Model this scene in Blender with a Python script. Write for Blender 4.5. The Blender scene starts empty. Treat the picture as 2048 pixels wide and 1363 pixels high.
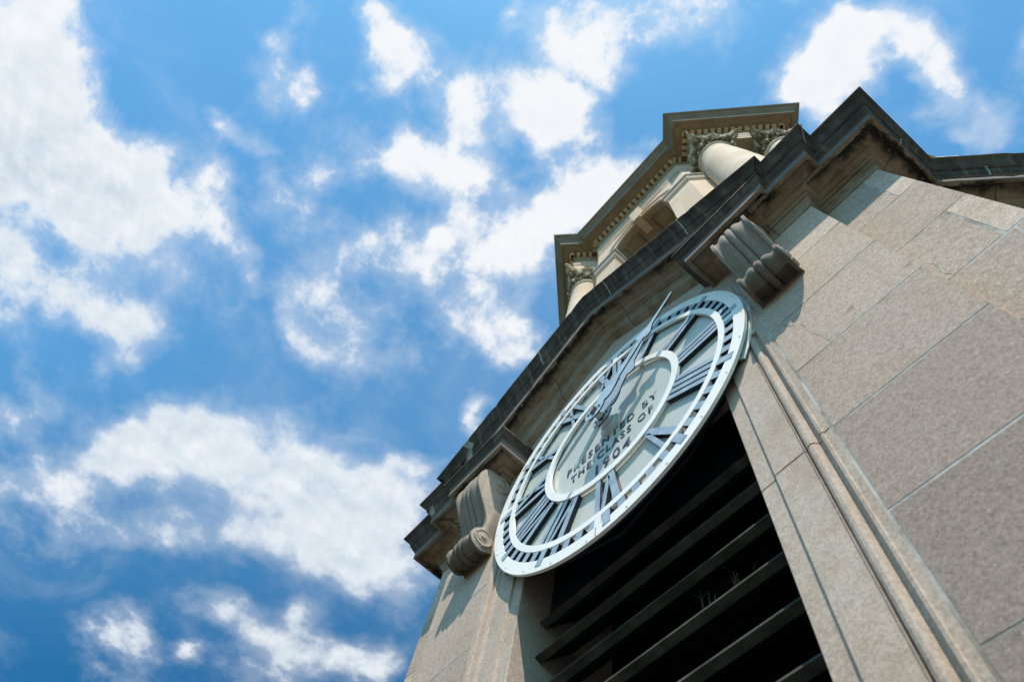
import bpy, bmesh, math, random
from mathutils import Vector, Matrix, noise
PI = math.pi; S2 = 2 ** .5
random.seed(7)
SC = bpy.context.scene
COL = SC.collection

# ------------------------------------------------------------------ camera
cam = bpy.data.cameras.new('camera'); cam.lens = 23.239; cam.sensor_width = 36
cam.clip_start = .05; cam.clip_end = 6000
cam.dof.use_dof = True; cam.dof.focus_distance = 4.0; cam.dof.aperture_fstop = 2.8
co = bpy.data.objects.new('camera', cam); COL.objects.link(co)
R = ((0.6412714437, 0.7538499105, 0.1431127107), (-0.6835437852, 0.6459777848, -0.3398243594), (-0.3486241948, 0.1200958536, 0.9295365279))
m = Matrix(((R[0][0], -R[1][0], -R[2][0]), (R[0][1], -R[1][1], -R[2][1]), (R[0][2], -R[1][2], -R[2][2]))).to_4x4()
m.translation = (1.34027, -1.23426, -3.57960)
co.matrix_world = m
SC.camera = co

# ------------------------------------------------------------------ light
EXPO = 0.75
SC.view_settings.view_transform = 'Standard'; SC.view_settings.look = 'None'
SC.view_settings.exposure = EXPO; SC.view_settings.gamma = 1
SUN = Vector((.353, -.363, .862)).normalized()
sl = bpy.data.lights.new('sun', 'SUN'); sl.energy = 3.6; sl.angle = math.radians(.53); sl.color = (1, .90, .79)
so = bpy.data.objects.new('sun', sl); COL.objects.link(so)
so.rotation_euler = SUN.to_track_quat('Z', 'Y').to_euler()
W = bpy.data.worlds.new('World'); SC.world = W; W.use_nodes = True
nt = W.node_tree; nt.nodes.clear()
sky = nt.nodes.new('ShaderNodeTexSky'); sky.sky_type = 'NISHITA'; sky.sun_disc = False
sky.sun_elevation = math.asin(SUN.z); sky.sun_rotation = math.atan2(SUN.x, SUN.y)
sky.air_density = 1.0; sky.dust_density = .6; sky.ozone_density = 1.0; sky.altitude = 300
bg = nt.nodes.new('ShaderNodeBackground'); bg.inputs[1].default_value = .1
ou = nt.nodes.new('ShaderNodeOutputWorld')
tint = nt.nodes.new('ShaderNodeMix'); tint.data_type = 'RGBA'; tint.blend_type = 'MULTIPLY'; tint.inputs[0].default_value = 1
# clear air is deepest blue about ninety degrees from the sun
geo = nt.nodes.new('ShaderNodeTexCoord'); dt = nt.nodes.new('ShaderNodeVectorMath'); dt.operation = 'DOT_PRODUCT'; dt.inputs[1].default_value = SUN
nt.links.new(geo.outputs['Generated'], dt.inputs[0])
mr = nt.nodes.new('ShaderNodeMapRange'); mr.inputs[1].default_value = .08; mr.inputs[2].default_value = .47; nt.links.new(dt.outputs['Value'], mr.inputs[0])
dp = nt.nodes.new('ShaderNodeMix'); dp.data_type = 'RGBA'; dp.inputs[6].default_value = (.015, .40, .62, 1); dp.inputs[7].default_value = (.62, 1.28, 1.40, 1)
nt.links.new(mr.outputs[0], dp.inputs[0]); nt.links.new(dp.outputs[2], tint.inputs[7])
nt.links.new(sky.outputs[0], tint.inputs[6]); nt.links.new(tint.outputs[2], bg.inputs[0]); nt.links.new(bg.outputs[0], ou.inputs[0])

# ------------------------------------------------------------------ material helpers
class NT:
    def __init__(s, name):
        s.m = bpy.data.materials.new(name); s.m.use_nodes = True; s.t = s.m.node_tree
        s.t.nodes.clear(); s.o = s.t.nodes.new('ShaderNodeOutputMaterial')
    def n(s, t, **k):
        nd = s.t.nodes.new('ShaderNode' + t)
        for a, v in k.items():
            if a.startswith('i_'):
                key = a[2:]; key = int(key) if key.isdigit() else key
                if hasattr(v, 'is_output') or isinstance(v, bpy.types.NodeSocket): s.t.links.new(v, nd.inputs[key])
                else: nd.inputs[key].default_value = v
            else: setattr(nd, a, v)
        return nd
    def math(s, op, a, b=None, c=None, clamp=False):
        nd = s.t.nodes.new('ShaderNodeMath'); nd.operation = op; nd.use_clamp = clamp
        for i, v in enumerate((a, b, c)):
            if v is None: continue
            if isinstance(v, bpy.types.NodeSocket): s.t.links.new(v, nd.inputs[i])
            else: nd.inputs[i].default_value = v
        return nd.outputs[0]
    def mix(s, f, a, b, mode='MIX'):
        nd = s.t.nodes.new('ShaderNodeMix'); nd.data_type = 'RGBA'; nd.blend_type = mode
        for i, v in ((0, f), (6, a), (7, b)):
            if isinstance(v, bpy.types.NodeSocket): s.t.links.new(v, nd.inputs[i])
            elif i == 0: nd.inputs[0].default_value = v
            else: nd.inputs[i].default_value = (*v, 1)
        return nd.outputs[2]
    def noise(s, vec, scale, detail=3, rough=.55, dist=0):
        nd = s.n('TexNoise'); nd.inputs['Scale'].default_value = scale; nd.inputs['Detail'].default_value = detail
        nd.inputs['Roughness'].default_value = rough; nd.inputs['Distortion'].default_value = dist
        s.t.links.new(vec, nd.inputs['Vector']); return nd.outputs[0]
    def ramp(s, f, a, b):
        nd = s.n('MapRange'); nd.inputs[1].default_value = a; nd.inputs[2].default_value = b
        nd.interpolation_type = 'SMOOTHSTEP'; s.t.links.new(f, nd.inputs[0]); return nd.outputs[0]
    def pos(s):
        return s.n('NewGeometry').outputs['Position']
    def scalev(s, v, x, y, z):
        nd = s.n('Mapping'); nd.inputs['Scale'].default_value = (x, y, z); s.t.links.new(v, nd.inputs[0]); return nd.outputs[0]
    def bsdf(s, col, rough=.9, bump=None, bstr=.3, bdist=.005, metal=0, spec=.3):
        p = s.n('BsdfPrincipled')
        for k, v in (('Base Color', col), ('Roughness', rough), ('Metallic', metal), ('Specular IOR Level', spec)):
            if isinstance(v, bpy.types.NodeSocket): s.t.links.new(v, p.inputs[k])
            elif k == 'Base Color': p.inputs[k].default_value = (*v, 1)
            else: p.inputs[k].default_value = v
        if bump is not None:
            b = s.n('Bump'); b.inputs['Strength'].default_value = bstr; b.inputs['Distance'].default_value = bdist
            s.t.links.new(bump, b.inputs['Height']); s.t.links.new(b.outputs[0], p.inputs['Normal'])
        s.t.links.new(p.outputs[0], s.o.inputs[0]); return p

def stone_mat(name, base, warm, dark, grain=.55, pore=1., tone=False, fine=95, low_dark=False):
    s = NT(name); P = s.pos()
    g = s.noise(P, fine, 3, .75); g2 = s.noise(P, fine * .36, 3, .6); md = s.noise(P, 3.1, 4, .6); lg = s.noise(P, .8, 3, .55)
    c = s.mix(s.ramp(md, .35, .7), base, warm)
    c = s.mix(s.math('MULTIPLY', s.ramp(lg, .5, .75), .5), c, dark)
    sp = s.math('ADD', s.math('MULTIPLY', s.math('SUBTRACT', g, .5), 1.5 * grain), s.math('MULTIPLY', s.math('SUBTRACT', g2, .5), .7 * grain))
    vv = s.math('ADD', sp, 1.)
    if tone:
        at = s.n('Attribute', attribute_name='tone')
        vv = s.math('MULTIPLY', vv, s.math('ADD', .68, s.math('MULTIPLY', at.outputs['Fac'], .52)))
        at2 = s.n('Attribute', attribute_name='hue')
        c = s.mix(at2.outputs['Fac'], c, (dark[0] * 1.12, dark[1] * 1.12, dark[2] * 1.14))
    # pale and dark mineral specks
    vo = s.n('TexVoronoi'); vo.inputs['Scale'].default_value = fine * 1.3; s.t.links.new(P, vo.inputs['Vector'])
    speck = s.math('LESS_THAN', vo.outputs['Distance'], .22)
    rnd = s.n('SeparateColor'); s.t.links.new(vo.outputs['Color'], rnd.inputs[0])
    dk = s.math('MULTIPLY', speck, s.math('GREATER_THAN', rnd.outputs[0], .80)); lt = s.math('MULTIPLY', speck, s.math('LESS_THAN', rnd.outputs[0], .16))
    hs = s.n('CombineColor')
    for i in range(3): s.t.links.new(vv, hs.inputs[i])
    c = s.mix(1., c, hs.outputs[0], 'MULTIPLY')
    c = s.mix(s.math('MULTIPLY', dk, .45 * pore), c, (dark[0] * .45, dark[1] * .42, dark[2] * .4))
    c = s.mix(s.math('MULTIPLY', lt, .4 * pore), c, (.72, .68, .6))
    h = s.math('ADD', s.math('MULTIPLY', g, .6), s.math('ADD', s.math('MULTIPLY', g2, .45), s.math('MULTIPLY', dk, -.5)))
    pv = s.n('TexVoronoi'); pv.inputs['Scale'].default_value = 2.6; pw = s.n('VectorMath', operation='ADD'); s.t.links.new(P, pw.inputs[0])
    pn = s.n('TexNoise'); pn.inputs['Scale'].default_value = 30; s.t.links.new(P, pn.inputs['Vector'])
    ps = s.n('VectorMath', operation='SCALE'); ps.inputs['Scale'].default_value = .05; s.t.links.new(pn.outputs['Color'], ps.inputs[0]); s.t.links.new(ps.outputs[0], pw.inputs[1]); s.t.links.new(pw.outputs[0], pv.inputs['Vector'])
    pit = s.math('MULTIPLY', s.math('LESS_THAN', pv.outputs['Distance'], .045), pore)
    c = s.mix(s.math('MULTIPLY', pit, .55), c, (dark[0] * .6, dark[1] * .5, dark[2] * .42)); h = s.math('SUBTRACT', h, s.math('MULTIPLY', pit, 2.))
    c = s.mix(s.math('MULTIPLY', s.ramp(s.noise(P, 9, 6, .7), .55, .72), .25), c, dark)
    # rain streaks, very faint
    st = s.noise(s.scalev(P, 16, 16, .9), 1., 4, .6)
    c = s.mix(s.math('MULTIPLY', s.ramp(st, .54, .78), .42), c, dark)
    if low_dark:
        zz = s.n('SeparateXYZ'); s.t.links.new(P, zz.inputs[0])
        mk = s.ramp(s.math('ADD', s.math('MULTIPLY', zz.outputs[2], -1.), s.math('MULTIPLY', s.math('SUBTRACT', s.noise(P, 16, 6, .7), .5), .16)), .085, .23)  # mask grows towards the bottom with a ragged edge, darkens the stone
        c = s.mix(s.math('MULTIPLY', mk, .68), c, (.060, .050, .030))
    s.bsdf(c, .92, h, .5, .004); return s.m

M = {}
M['ashlar'] = stone_mat('ashlar_sandstone', (0.455, 0.359, 0.292), (0.441, 0.328, 0.245), (0.316, 0.242, 0.195), 1.1, 1, True)
M['frame'] = stone_mat('dressed_sandstone', (0.472, 0.377, 0.307), (0.426, 0.318, 0.241), (0.308, 0.244, 0.195), .8)
M['hollow_black'] = stone_mat('hollow_black_stone', (.06, .052, .035), (.10, .075, .045), (.012, .012, .01), .7)  # bracket underside hollows painted as near-black patches, not modelled
M['clean'] = stone_mat('belfry_limestone', (0.618, 0.465, 0.353), (0.556, 0.389, 0.274), (0.391, 0.285, 0.205), .16, .25, False, 60)
M['carved'] = stone_mat('shade_darkened_carved_stone', (0.265, 0.216, 0.179), (0.204, 0.16, 0.122), (0.0865, 0.0626, 0.0391), .6, low_dark=True)  # bracket front: stone colour darkened for its shade, cheeks stay light
M['cheek'] = stone_mat('bracket_cheek_stone', (0.439, 0.358, 0.286), (0.36, 0.281, 0.211), (0.2, 0.16, 0.121), .6)  # same bracket stone, coloured lighter for its sunlit sides

def coursed(name, lines):
    s = NT(name); P = s.pos(); sx = s.n('SeparateXYZ'); s.t.links.new(P, sx.inputs[0])
    zc = s.math('MULTIPLY', sx.outputs[2], 1 / .43); fr = s.math('FRACT', zc); fl = s.math('FLOOR', zc)
    cv = s.n('CombineXYZ'); s.t.links.new(fl, cv.inputs[2]); s.t.links.new(s.math('FLOOR', s.math('MULTIPLY', sx.outputs[0], 2.3)), cv.inputs[0])
    wn = s.n('TexWhiteNoise'); s.t.links.new(cv.outputs[0], wn.inputs['Vector'])
    c = s.mix(wn.outputs['Value'] if lines else s.ramp(s.noise(P, 1.6, 4, .6), .4, .65), (.62, .50, .385), (.55, .40, .28))
    c = s.mix(s.math('MULTIPLY', s.ramp(s.noise(P, 5, 6, .7), .5, .72), .45), c, (.42, .345, .27))
    if lines: c = s.mix(s.math('MULTIPLY', s.math('LESS_THAN', fr, .03), .5), c, (.33, .27, .2))
    s.bsdf(c, .9, s.noise(P, 60, 3, .7), .3, .004); return s.m
M['carved_pale'] = stone_mat('sooty_capital_stone', (.54, .45, .35), (.42, .34, .25), (.15, .12, .09), .4, .4, False, 50)
M['coursed'] = coursed('belfry_coursed_limestone', True); M['shaft'] = coursed('belfry_shaft_limestone', False)
def crown_mat():
    s = NT('blackened_cornice_stone'); P = s.pos(); uv = s.n('UVMap').outputs[0]
    g = s.noise(P, 130, 3, .75); md = s.noise(P, 7, 5, .65); lg = s.noise(P, 1.3, 3, .6)
    st = s.noise(s.scalev(uv, 26, 3, 1), 1, 4, .65)
    c = s.mix(s.ramp(md, .35, .7), (.050, .041, .035), (.092, .078, .066))
    c = s.mix(s.math('MULTIPLY', s.ramp(st, .47, .72), .75), c, (.19, .152, .128))
    c = s.mix(s.math('MULTIPLY', s.ramp(lg, .55, .75), .6), c, (.15, .13, .10))
    v = s.math('ADD', .62, s.math('MULTIPLY', g, .78)); hs = s.n('CombineColor')
    for i in range(3): s.t.links.new(v, hs.inputs[i])
    c = s.mix(1., c, hs.outputs[0], 'MULTIPLY')
    # thin pale joints between the cornice stones (uv.x runs along the moulding)
    sx = s.n('SeparateXYZ'); s.t.links.new(uv, sx.inputs[0])
    wob = s.math('MULTIPLY', s.math('SUBTRACT', s.noise(P, 9, 2, .5), .5), .03)
    fr = s.math('FRACT', s.math('MULTIPLY', s.math('ADD', sx.outputs[0], wob), 1 / .78))
    j = s.math('LESS_THAN', s.math('ABSOLUTE', s.math('SUBTRACT', fr, .5)), .0075)
    c = s.mix(s.math('MULTIPLY', j, s.ramp(s.noise(P, 5, 2, .5), .35, .5)), c, (.34, .33, .28))
    s.bsdf(c, .95, s.math('ADD', g, md), .5, .005, 0, .1); return s.m
def soffit_mat(name, base, warm, crust, jt=.78):
    s = NT(name); P = s.pos(); uv = s.n('UVMap').outputs[0]
    g = s.noise(P, 110, 3, .7); md = s.noise(P, 6, 5, .65); rag = s.noise(P, 8, 7, .72)
    c = s.mix(s.ramp(md, .38, .68), base, warm)
    c = s.mix(s.math('MULTIPLY', s.ramp(s.noise(P, 2.6, 4, .7), .57, .68), .5), c, (warm[0] * .75, warm[1] * .55, warm[2] * .38))
    v = s.math('ADD', .7, s.math('MULTIPLY', g, .6)); hs = s.n('CombineColor')
    for i in range(3): s.t.links.new(v, hs.inputs[i])
    c = s.mix(1., c, hs.outputs[0], 'MULTIPLY')
    sx = s.n('SeparateXYZ'); s.t.links.new(uv, sx.inputs[0])
    # black gypsum crust hanging behind the drip (uv.y = distance out from the wall)
    off = s.math('ADD', sx.outputs[1], s.math('MULTIPLY', s.math('SUBTRACT', rag, .5), .19))
    cr = s.math('MULTIPLY', s.ramp(off, .10, .165), s.math('SUBTRACT', 1., s.ramp(off, .178, .20)))
    cr = s.math('MULTIPLY', cr, s.math('ADD', .25, s.math('MULTIPLY', s.ramp(s.noise(P, 2.2, 3, .6), .44, .56), .75)))
    c = s.mix(s.math('MULTIPLY', cr, crust), c, (.022, .019, .015))
    lim = s.math('MULTIPLY', s.ramp(s.noise(P, 45, 4, .7), .58, .66), cr)
    c = s.mix(s.math('MULTIPLY', lim, .5 * crust), c, (.4, .37, .30))
    fr = s.math('FRACT', s.math('MULTIPLY', sx.outputs[0], 1 / jt))
    j = s.math('LESS_THAN', s.math('ABSOLUTE', s.math('SUBTRACT', fr, .5)), .006)
    c = s.mix(s.math('MULTIPLY', j, .7), c, (.05, .045, .04))
    s.bsdf(c, .92, s.math('ADD', s.math('ADD', g, md), s.math('MULTIPLY', cr, 2. * crust)), .55, .006); return s.m
M['crown'] = crown_mat()
M['corona'] = stone_mat('grey_corona_stone', (0.154, 0.135, 0.126), (0.206, 0.171, 0.144), (0.0927, 0.076, 0.0651), .5)
M['soffit'] = soffit_mat('stained_soffit_stone', (0.293, 0.23, 0.168), (0.192, 0.126, 0.0778), 1.)
M['bel_soffit'] = soffit_mat('belfry_soffit_stone', (0.34, 0.252, 0.177), (0.288, 0.195, 0.126), 0., .95)
M['bel_crown'] = stone_mat('belfry_cornice_stone', (0.268, 0.214, 0.172), (0.216, 0.171, 0.135), (0.134, 0.114, 0.093), .3, .4, False, 60)

def simple(name, col, rough=.5, metal=0, spec=.4, var=.12, scale=20, bump=0):
    s = NT(name); P = s.pos(); a = s.noise(P, scale, 4, .6)
    c = s.mix(s.ramp(a, .3, .75), tuple(v * (1 - var) for v in col), tuple(min(1, v * (1 + var)) for v in col))
    s.bsdf(c, rough, a if bump else None, bump or .1, .002, metal, spec); return s.m
def mortar():
    s = NT('pale_mortar'); P = s.pos(); a = s.noise(P, 4, 6, .7); b = s.noise(P, 40, 4, .7)
    c = s.mix(s.ramp(a, .36, .62), (.22, .19, .15), (.47, .455, .42)); c = s.mix(s.math('MULTIPLY', s.ramp(b, .5, .8), .4), c, (.2, .18, .15))
    s.bsdf(c, .95, b, .5, .004); return s.m
M['mortar'] = mortar()
M['rust'] = simple('rust_stain', (.42, .16, .04), .8, var=.4, scale=60)
def enamel():
    s = NT('white_enamel'); P = s.pos(); a = s.noise(P, 3, 6, .65); st = s.noise(s.scalev(P, 30, 30, 1.6), 1, 5, .65)
    c = s.mix(s.ramp(a, .35, .7), (.89, .85, .80), (.82, .785, .735)); c = s.mix(s.math('MULTIPLY', s.ramp(st, .56, .76), .35), c, (.52, .50, .43))
    s.bsdf(c, s.math('ADD', .3, s.math('MULTIPLY', a, .3)), a, .08, .002); return s.m
M['white'] = enamel()
M['rim'] = simple('grey_white_rim_metal', (.58, .60, .58), .5, var=.25, scale=14)
def steel():
    s = NT('blue_grey_painted_steel'); P = s.pos()
    a = s.noise(P, 9, 5, .65); b = s.noise(P, 60, 3, .7)
    c = s.mix(s.ramp(a, .35, .68), (.25, .33, .395), (.37, .45, .505)); c = s.mix(s.math('MULTIPLY', s.ramp(b, .6, .75), .25), c, (.45, .5, .54))
    s.bsdf(c, .45, a, .05, .002, .05, .5); return s.m
M['steel'] = steel()
M['hand'] = simple('hand_grey_steel', (.43, .52, .57), .38, .2, .5, .14, 7)
M['rod'] = simple('pale_grey_rod', (.50, .56, .57), .4, .1, .5, .08, 10)
M['black'] = simple('shade_black_edge', (.012, .014, .02), .6)  # sides of the steel plates coloured near-black for their shade; rivets share it
M['ink'] = simple('dark_navy_lettering', (.035, .055, .10), .5, var=.3, scale=30)
def glass():
    s = NT('frosted_dial_glass'); P = s.pos(); a = s.noise(P, 2.2, 4, .55); g = s.noise(P, 160, 2, .7)
    c = s.mix(s.ramp(a, .35, .7), (.50, .515, .465), (.56, .555, .495))
    rb = s.ramp(s.noise(s.scalev(P, 1, 1, .5), 4, 3, .6), .62, .8)
    c = s.mix(s.math('MULTIPLY', rb, .35), c, (.50, .43, .30))
    s.bsdf(c, .3, g, .18, .002, 0, .5); return s.m
M['glass'] = glass()
M['navy'] = simple('navy_painted_board', (.008, .014, .026), .45, 0, .4, .4, 5)
M['slat_under'] = simple('shade_black_louver_wood', (.012, .012, .012), .9)  # slat wood again, colour blackened for the shade on the undersides
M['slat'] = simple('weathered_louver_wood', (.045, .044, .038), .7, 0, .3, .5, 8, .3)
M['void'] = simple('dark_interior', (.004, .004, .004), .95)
M['roof'] = simple('grey_roof_membrane', (.13, .125, .12), .9, 0, .2, .15, 1.2)
M['ground'] = simple('lawn_and_walks', (.12, .14, .07), .95, 0, .2, .4, .05)
M['straw'] = simple('dry_straw', (.02, .019, .015), .9)

# ------------------------------------------------------------------ mesh helpers
class MB:
    def __init__(s): s.v = []; s.f = []; s.mi = []; s.uv = []; s.tone = []; s.hue = []; s.sm = []
    def face(s, pts, mi=0, uv=None, tone=.5, hue=0., smooth=False):
        b = len(s.v); s.v += [tuple(p) for p in pts]; s.f.append(tuple(range(b, b + len(pts))))
        s.mi.append(mi); s.uv.append(uv or [(0, 0)] * len(pts)); s.tone.append(tone); s.hue.append(hue)
    def build(s, name, mats, parent=None, smooth=None, weld=1e-5, loc=None):
        me = bpy.data.meshes.new(name); me.from_pydata(s.v, [], s.f)
        if not isinstance(mats, (list, tuple)): mats = [mats]
        for a in mats: me.materials.append(M[a])
        me.polygons.foreach_set('material_index', s.mi)
        u = me.uv_layers.new(name='UVMap'); k = 0
        for fu in s.uv:
            for c in fu: u.data[k].uv = c; k += 1
        at = me.attributes.new('tone', 'FLOAT', 'FACE'); at.data.foreach_set('value', s.tone)
        at = me.attributes.new('hue', 'FLOAT', 'FACE'); at.data.foreach_set('value', s.hue)
        bm = bmesh.new(); bm.from_mesh(me)
        bmesh.ops.remove_doubles(bm, verts=bm.verts, dist=weld)
        bmesh.ops.recalc_face_normals(bm, faces=bm.faces)
        if smooth is not None:
            for f in bm.faces: f.smooth = True
            for e in bm.edges:
                if len(e.link_faces) == 2 and e.calc_face_angle(0) > math.radians(smooth): e.smooth = False
        bm.to_mesh(me); bm.free()
        o = bpy.data.objects.new(name, me); COL.objects.link(o)
        if parent: o.parent = parent
        if loc: o.location = loc
        return o
    def prism(s, poly, z0, z1, mi=0, caps=True, tone=.5, hue=0., axis='z', side_mi=None):
        """poly in the plane; extruded along axis z (x,y plan) or y (x,z elevation)"""
        T = (lambda a, b, c: (a, b, c)) if axis == 'z' else (lambda a, b, c: (a, c, b)) if axis == 'y' else (lambda a, b, c: (c, a, b))
        n = len(poly); sm = mi if side_mi is None else side_mi
        for i in range(n):
            (a, b), (c, d) = poly[i], poly[(i + 1) % n]
            s.face([T(a, b, z0), T(c, d, z0), T(c, d, z1), T(a, b, z1)], sm, None, tone, hue)
        if caps:
            s.face([T(a, b, z0) for a, b in poly], mi, None, tone, hue); s.face([T(a, b, z1) for a, b in reversed(poly)], mi, None, tone, hue)
    def box(s, x0, x1, y0, y1, z0, z1, mi=0, **k): s.prism([(x0, y0), (x1, y0), (x1, y1), (x0, y1)], z0, z1, mi, **k)
    def sweep(s, path, prof, pre=None, post=None, zf=None, mis=None, cap=True, s0=0., closed=False, wear=0):
        """profile (o,z) swept along a plan path; outward is to the right of travel"""
        if wear:
            q = [path[0]]
            for a, c in zip(path[:-1], path[1:]):
                L = math.dist(a, c); k = max(1, int(L / .045)) if L > .2 else 1
                q += [(a[0] + (c[0] - a[0]) * i / k, a[1] + (c[1] - a[1]) * i / k) for i in range(1, k + 1)]
            path = q
        n = len(path); V = []; L = s0; us = []
        for i, p in enumerate(path):
            a = path[i - 1] if (i > 0 or closed) else pre
            b = path[(i + 1) % n] if (i < n - 1 or closed) else post
            if i: L += math.dist(path[i - 1], p)
            us.append(L); ns = []
            if a is not None: d = (p[0] - a[0], p[1] - a[1]); l = math.hypot(*d); ns.append((d[1] / l, -d[0] / l))
            if b is not None: d = (b[0] - p[0], b[1] - p[1]); l = math.hypot(*d); ns.append((d[1] / l, -d[0] / l))
            if len(ns) == 1: mt = ns[0]
            else:
                k = 1 + ns[0][0] * ns[1][0] + ns[0][1] * ns[1][1]; mt = ((ns[0][0] + ns[1][0]) / k, (ns[0][1] + ns[1][1]) / k)
            row = []
            for o, z in prof:
                x, y = p[0] + mt[0] * o, p[1] + mt[1] * o
                w = 0.
                if wear and 0 < i < n - 1 and o > .19:
                    q3 = Vector((x * 17, y * 17, z * 17)); w = .0016 * noise.noise(q3)
                    if o > .29 or .197 < o < .207: w -= .03 * max(0, noise.noise(q3 * .55 + Vector((9, 3, 1))) - .34)
                row.append((x + mt[0] * w, y + mt[1] * w, z + (zf(x) if zf else 0) + w * .6))
            V.append(row)
        rng = range(n if closed else n - 1)
        if closed: us.append(L + math.dist(path[-1], path[0]))
        for i in rng:
            j = (i + 1) % n
            for k in range(len(prof) - 1):
                s.face([V[i][k], V[j][k], V[j][k + 1], V[i][k + 1]], mis[k] if mis else 0,
                       [(us[i], prof[k][0]), (us[i + 1], prof[k][0]), (us[i + 1], prof[k + 1][0]), (us[i], prof[k + 1][0])])
        if cap and not closed:
            for r in (V[0], V[-1]): s.face(r, mis[0] if mis else 0, [(0, .05)] * len(r))
        return V
    def lathe(s, prof, c, seg=32, mi=0, axis='z', a0=0, a1=2 * PI):
        n = seg
        def pt(r, h, a):
            if axis == 'z': return (c[0] + r * math.cos(a), c[1] + r * math.sin(a), c[2] + h)
            if axis == 'y': return (c[0] + r * math.cos(a), c[1] + h, c[2] + r * math.sin(a))
            return (c[0] + h, c[1] + r * math.cos(a), c[2] + r * math.sin(a))
        for i in range(n):
            a, b = a0 + (a1 - a0) * i / n, a0 + (a1 - a0) * (i + 1) / n
            for k in range(len(prof) - 1):
                (r0, h0), (r1, h1) = prof[k], prof[k + 1]
                q = [pt(r0, h0, a), pt(r0, h0, b), pt(r1, h1, b), pt(r1, h1, a)]
                if r0 < 1e-6: q = q[1:]
                elif r1 < 1e-6: q = q[:3]
                s.face(q, mi)
    def tube(s, pts, rad, seg=8, mi=0):
        pts = [Vector(p) for p in pts]; rows = []
        for i, p in enumerate(pts):
            d = (pts[min(i + 1, len(pts) - 1)] - pts[max(i - 1, 0)]).normalized()
            a = d.cross(Vector((0, 0, 1))); a = a.normalized() if a.length > .1 else d.cross(Vector((1, 0, 0))).normalized()
            b = d.cross(a); r = rad[i] if isinstance(rad, (list, tuple)) else rad
            rows.append([p + a * r * math.cos(2 * PI * k / seg) + b * r * math.sin(2 * PI * k / seg) for k in range(seg)])
        for i in range(len(rows) - 1):
            for k in range(seg):
                s.face([rows[i][k], rows[i][(k + 1) % seg], rows[i + 1][(k + 1) % seg], rows[i + 1][k]], mi)
        s.face(rows[0], mi); s.face(rows[-1], mi)

def tag(o, label=None, cat=None, group=None, kind=None):
    for k, v in (('label', label), ('category', cat), ('group', group), ('kind', kind)):
        if v: o[k] = v
    return o
def empty(name, loc=(0, 0, 0), parent=None):
    o = bpy.data.objects.new(name, None); COL.objects.link(o); o.location = loc
    if parent: o.parent = parent
    return o
def smooth_pts(P, n=4):
    out = []
    for i in range(len(P) - 1):
        p0, p1, p2, p3 = P[max(i - 1, 0)], P[i], P[i + 1], P[min(i + 2, len(P) - 1)]
        for k in range(n):
            t = k / n
            out.append(tuple(.5 * (2 * b + (c - a) * t + (2 * a - 5 * b + 4 * c - d) * t * t + (-a + 3 * b - 3 * c + d) * t ** 3) for a, b, c, d in zip(p0, p1, p2, p3)))
    out.append(P[-1]); return out

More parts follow.
